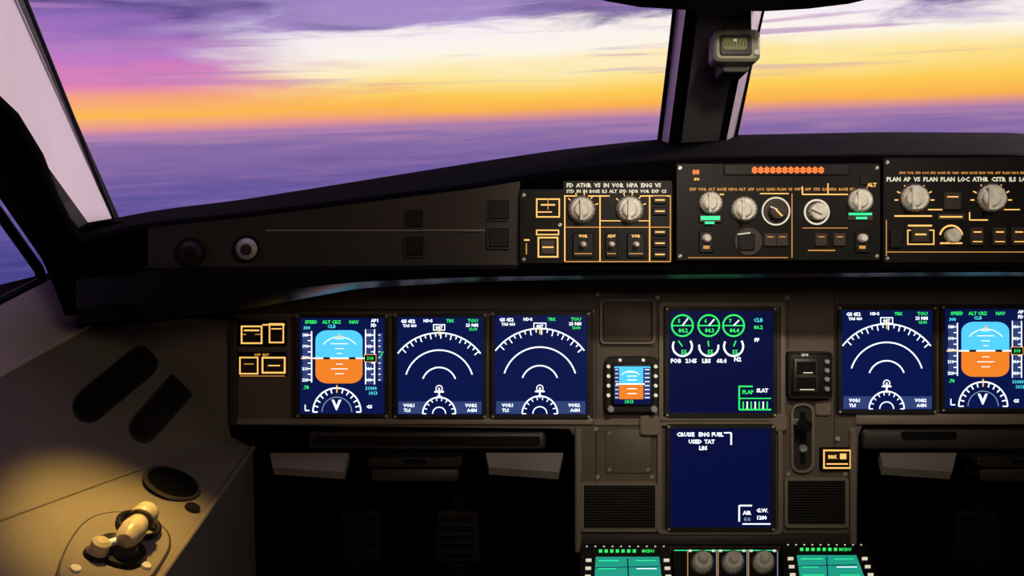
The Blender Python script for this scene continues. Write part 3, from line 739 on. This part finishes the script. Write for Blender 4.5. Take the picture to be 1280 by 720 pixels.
# ================= level the aircraft with the true horizon
SEAALT=3000.0
nl=Vector((-.034,-.188,1)).normalized()
Rm=nl.rotation_difference(Vector((0,0,1))).to_matrix().to_4x4()
for ob in list(bpy.context.scene.objects):
    ob.matrix_world=Rm@ob.matrix_world
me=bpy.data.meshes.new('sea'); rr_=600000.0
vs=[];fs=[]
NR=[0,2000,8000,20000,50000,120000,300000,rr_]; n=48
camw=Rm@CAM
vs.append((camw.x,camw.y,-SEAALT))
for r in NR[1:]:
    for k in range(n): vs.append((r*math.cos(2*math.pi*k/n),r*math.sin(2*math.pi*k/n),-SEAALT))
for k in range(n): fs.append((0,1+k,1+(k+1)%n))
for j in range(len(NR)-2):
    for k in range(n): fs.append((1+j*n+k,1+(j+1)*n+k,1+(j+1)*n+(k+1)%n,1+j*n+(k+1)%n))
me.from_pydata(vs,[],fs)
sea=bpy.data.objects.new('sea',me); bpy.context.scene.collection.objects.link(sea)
sm=bpy.data.materials.new('sea_painted_haze'); sm.use_nodes=True; nt=sm.node_tree; nt.nodes.clear()
N=nt.nodes.new; Lk=nt.links.new
def math_(nt,op,a,b=None,c=None,clamp=False):
    m=nt.nodes.new('ShaderNodeMath'); m.operation=op; m.use_clamp=clamp
    for i,x in enumerate((a,b,c)):
        if x is None: continue
        if isinstance(x,(int,float)): m.inputs[i].default_value=x
        else: nt.links.new(x,m.inputs[i])
    return m.outputs[0]
def ramp(nt,fac,stops):
    r=nt.nodes.new('ShaderNodeValToRGB'); el=r.color_ramp.elements
    while len(el)<len(stops): el.new(.5)
    for e_,(p_,c_) in zip(el,stops): e_.position=p_; e_.color=lin(c_)
    nt.links.new(fac,r.inputs['Fac']); return r.outputs['Color']
def mixc(nt,f,a,b):
    m=nt.nodes.new('ShaderNodeMix'); m.data_type='RGBA'
    for i,x in ((0,f),(6,a),(7,b)):
        if isinstance(x,(int,float)): m.inputs[i].default_value=x
        elif isinstance(x,(tuple,list)): m.inputs[i].default_value=x
        else: nt.links.new(x,m.inputs[i])
    return m.outputs[2]
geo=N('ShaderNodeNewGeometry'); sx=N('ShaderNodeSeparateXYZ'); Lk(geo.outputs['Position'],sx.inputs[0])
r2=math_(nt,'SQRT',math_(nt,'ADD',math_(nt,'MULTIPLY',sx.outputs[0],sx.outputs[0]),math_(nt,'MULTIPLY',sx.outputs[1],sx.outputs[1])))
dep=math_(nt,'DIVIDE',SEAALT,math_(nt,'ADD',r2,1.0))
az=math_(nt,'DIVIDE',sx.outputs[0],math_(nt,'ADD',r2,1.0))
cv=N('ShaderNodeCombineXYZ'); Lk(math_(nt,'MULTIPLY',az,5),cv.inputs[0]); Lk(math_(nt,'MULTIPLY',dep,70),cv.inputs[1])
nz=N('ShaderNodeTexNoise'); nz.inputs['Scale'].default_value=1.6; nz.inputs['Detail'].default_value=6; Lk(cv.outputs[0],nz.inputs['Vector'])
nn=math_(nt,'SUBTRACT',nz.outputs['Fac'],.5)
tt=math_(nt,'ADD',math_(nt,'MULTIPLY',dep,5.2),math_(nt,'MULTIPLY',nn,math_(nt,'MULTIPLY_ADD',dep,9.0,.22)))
col=ramp(nt,tt,[(0,(172,130,176)),(.08,(142,112,172)),(.3,(114,94,164)),(.55,(88,78,152)),(1,(52,52,128))])  # distance haze painted into the sea colour, shown as emission
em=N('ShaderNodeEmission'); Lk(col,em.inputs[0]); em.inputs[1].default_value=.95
oo=N('ShaderNodeOutputMaterial'); Lk(em.outputs[0],oo.inputs[0])
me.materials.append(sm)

# ================= world
wd=bpy.data.worlds.new('dusk_sky'); bpy.context.scene.world=wd; wd.use_nodes=True; nt=wd.node_tree; nt.nodes.clear(); N=nt.nodes.new; Lk=nt.links.new
tc=N('ShaderNodeTexCoord'); sx=N('ShaderNodeSeparateXYZ'); Lk(tc.outputs['Generated'],sx.inputs[0])
X,Y,Z=sx.outputs
def noise(kx,kz,ox,sc,det=5,rough=.55,dist=0.0):
    cv=N('ShaderNodeCombineXYZ'); Lk(math_(nt,'MULTIPLY_ADD',X,kx,ox),cv.inputs[0]); Lk(math_(nt,'MULTIPLY',Z,kz),cv.inputs[1]); Lk(math_(nt,'MULTIPLY',Y,1.0),cv.inputs[2])
    z=N('ShaderNodeTexNoise'); z.inputs['Scale'].default_value=sc; z.inputs['Detail'].default_value=det; z.inputs['Roughness'].default_value=rough; z.inputs['Distortion'].default_value=dist
    Lk(cv.outputs[0],z.inputs['Vector']); return z.outputs['Fac']
def mrange(src,a,b,c,d,smooth=True):
    f=N('ShaderNodeMapRange'); 
    if smooth: f.interpolation_type='SMOOTHSTEP'
    Lk(src,f.inputs[0])
    for i,v in enumerate((a,b,c,d)): f.inputs[i+1].default_value=v
    return f.outputs[0]
n1_=noise(2.2,16,0.3,1.6,5,.55,.3)
t0=math_(nt,'DIVIDE',Z,.15)
tn=math_(nt,'MULTIPLY',t0,math_(nt,'MULTIPLY_ADD',math_(nt,'SUBTRACT',n1_,.5),.9,1.0))
cen=ramp(nt,tn,[(0,(170,126,172)),(.035,(216,146,146)),(.09,(253,178,82)),(.2,(255,206,88)),(.34,(255,230,150)),(.52,(255,248,232)),(.8,(248,238,250)),(1,(208,192,226))])
lef=ramp(nt,tn,[(0,(180,128,178)),(.05,(234,152,146)),(.13,(254,186,82)),(.24,(248,166,124)),(.34,(226,130,180)),(.52,(186,122,200)),(.75,(140,104,182)),(1,(96,80,150))])
fl=mrange(math_(nt,'ADD',X,math_(nt,'MULTIPLY',math_(nt,'SUBTRACT',n1_,.5),.6)),-.09,-.38,0,1)
base=mixc(nt,fl,cen,lef)
n2_=noise(2.6,15,4.1,2.0,7,.6,.4)
upf=mrange(math_(nt,'ADD',Z,math_(nt,'MULTIPLY',math_(nt,'SUBTRACT',n2_,.5),.17)),.094,.132,0,.95)
cl=mixc(nt,mrange(n1_,.35,.65,0,1),lin((92,72,138)),lin((162,136,198)))
base=mixc(nt,upf,base,cl)
n3_=noise(1.6,50,9.3,1.5,4,.5,.2)
st=mrange(n3_,.56,.68,0,.7)
gate=mrange(Z,.025,.07,0,1)
base=mixc(nt,math_(nt,'MULTIPLY',st,gate),base,lin((182,130,190)))
bk=mrange(Y,-.5,.15,.25,1)
bg=N('ShaderNodeBackground'); Lk(base,bg.inputs[0]); Lk(bk,bg.inputs[1])
wo_=N('ShaderNodeOutputWorld'); Lk(bg.outputs[0],wo_.inputs[0])

# ================= lamps
def loc(p): return Rm@Vector(p)
def area(name,p,tgt,size,pw,col):
    l=bpy.data.lights.new(name,'AREA'); l.energy=pw; l.size=size; l.color=col
    o=bpy.data.objects.new(name,l); bpy.context.scene.collection.objects.link(o)
    a_,b_=loc(p),loc(tgt); o.location=a_; o.rotation_euler=(b_-a_).to_track_quat('-Z','Y').to_euler(); return o
area('ceiling_dome_light',(.35,-1.35,.40),(.3,0,-.2),.5,3.8,(1,.80,.60))
def spot(name,p,tgt,pw,col,ang,bl=.6,r=.02):
    l=bpy.data.lights.new(name,'SPOT'); l.energy=pw; l.color=col; l.spot_size=math.radians(ang); l.spot_blend=bl; l.shadow_soft_size=r
    o=bpy.data.objects.new(name,l); bpy.context.scene.collection.objects.link(o)
    a_,b_=loc(p),loc(tgt); o.location=a_; o.rotation_euler=(b_-a_).to_track_quat('-Z','Y').to_euler(); return o
tg=dk(150,655)
spot('console_map_light',(tg.x+.08,tg.y-.02,tg.z+.46),tuple(tg),19.0,(1,.62,.13),50,1.0)
tp=P(890,262,-.21); spot('added_knob_fill',(.36,-.95,.46),tuple(tp),16.0,(1,.88,.72),62,1.0,.03)  # added fill spot, no actual fixture; brightens the control panel knobs
tp=P(1200,262,-.21); spot('added_knob_fill',(.80,-.95,.46),tuple(tp),9.0,(1,.88,.72),44,1.0,.03)  # second added fill spot, for the right-hand knobs
sl=bpy.data.lights.new('sunset_sun','SUN'); sl.energy=2.6; sl.color=(1,.80,.84); sl.angle=math.radians(20)
so=bpy.data.objects.new('sunset_sun',sl); bpy.context.scene.collection.objects.link(so)
so.rotation_euler=Vector((-.72,-.7,-.10)).to_track_quat('-Z','Y').to_euler()

# ================= camera
cam=bpy.data.cameras.new('camera'); co=bpy.data.objects.new('camera',cam); bpy.context.scene.collection.objects.link(co)
cam.sensor_width=36; cam.lens=36*F/1280; cam.clip_start=.01; cam.clip_end=2e6
co.matrix_world=Rm@Matrix.Translation(CAM)@Matrix.Rotation(math.radians(90),4,'X')
bpy.context.scene.camera=co
try:
    bpy.context.scene.view_settings.view_transform='Standard'
    bpy.context.scene.view_settings.look='None'
except Exception as ex: print(ex)
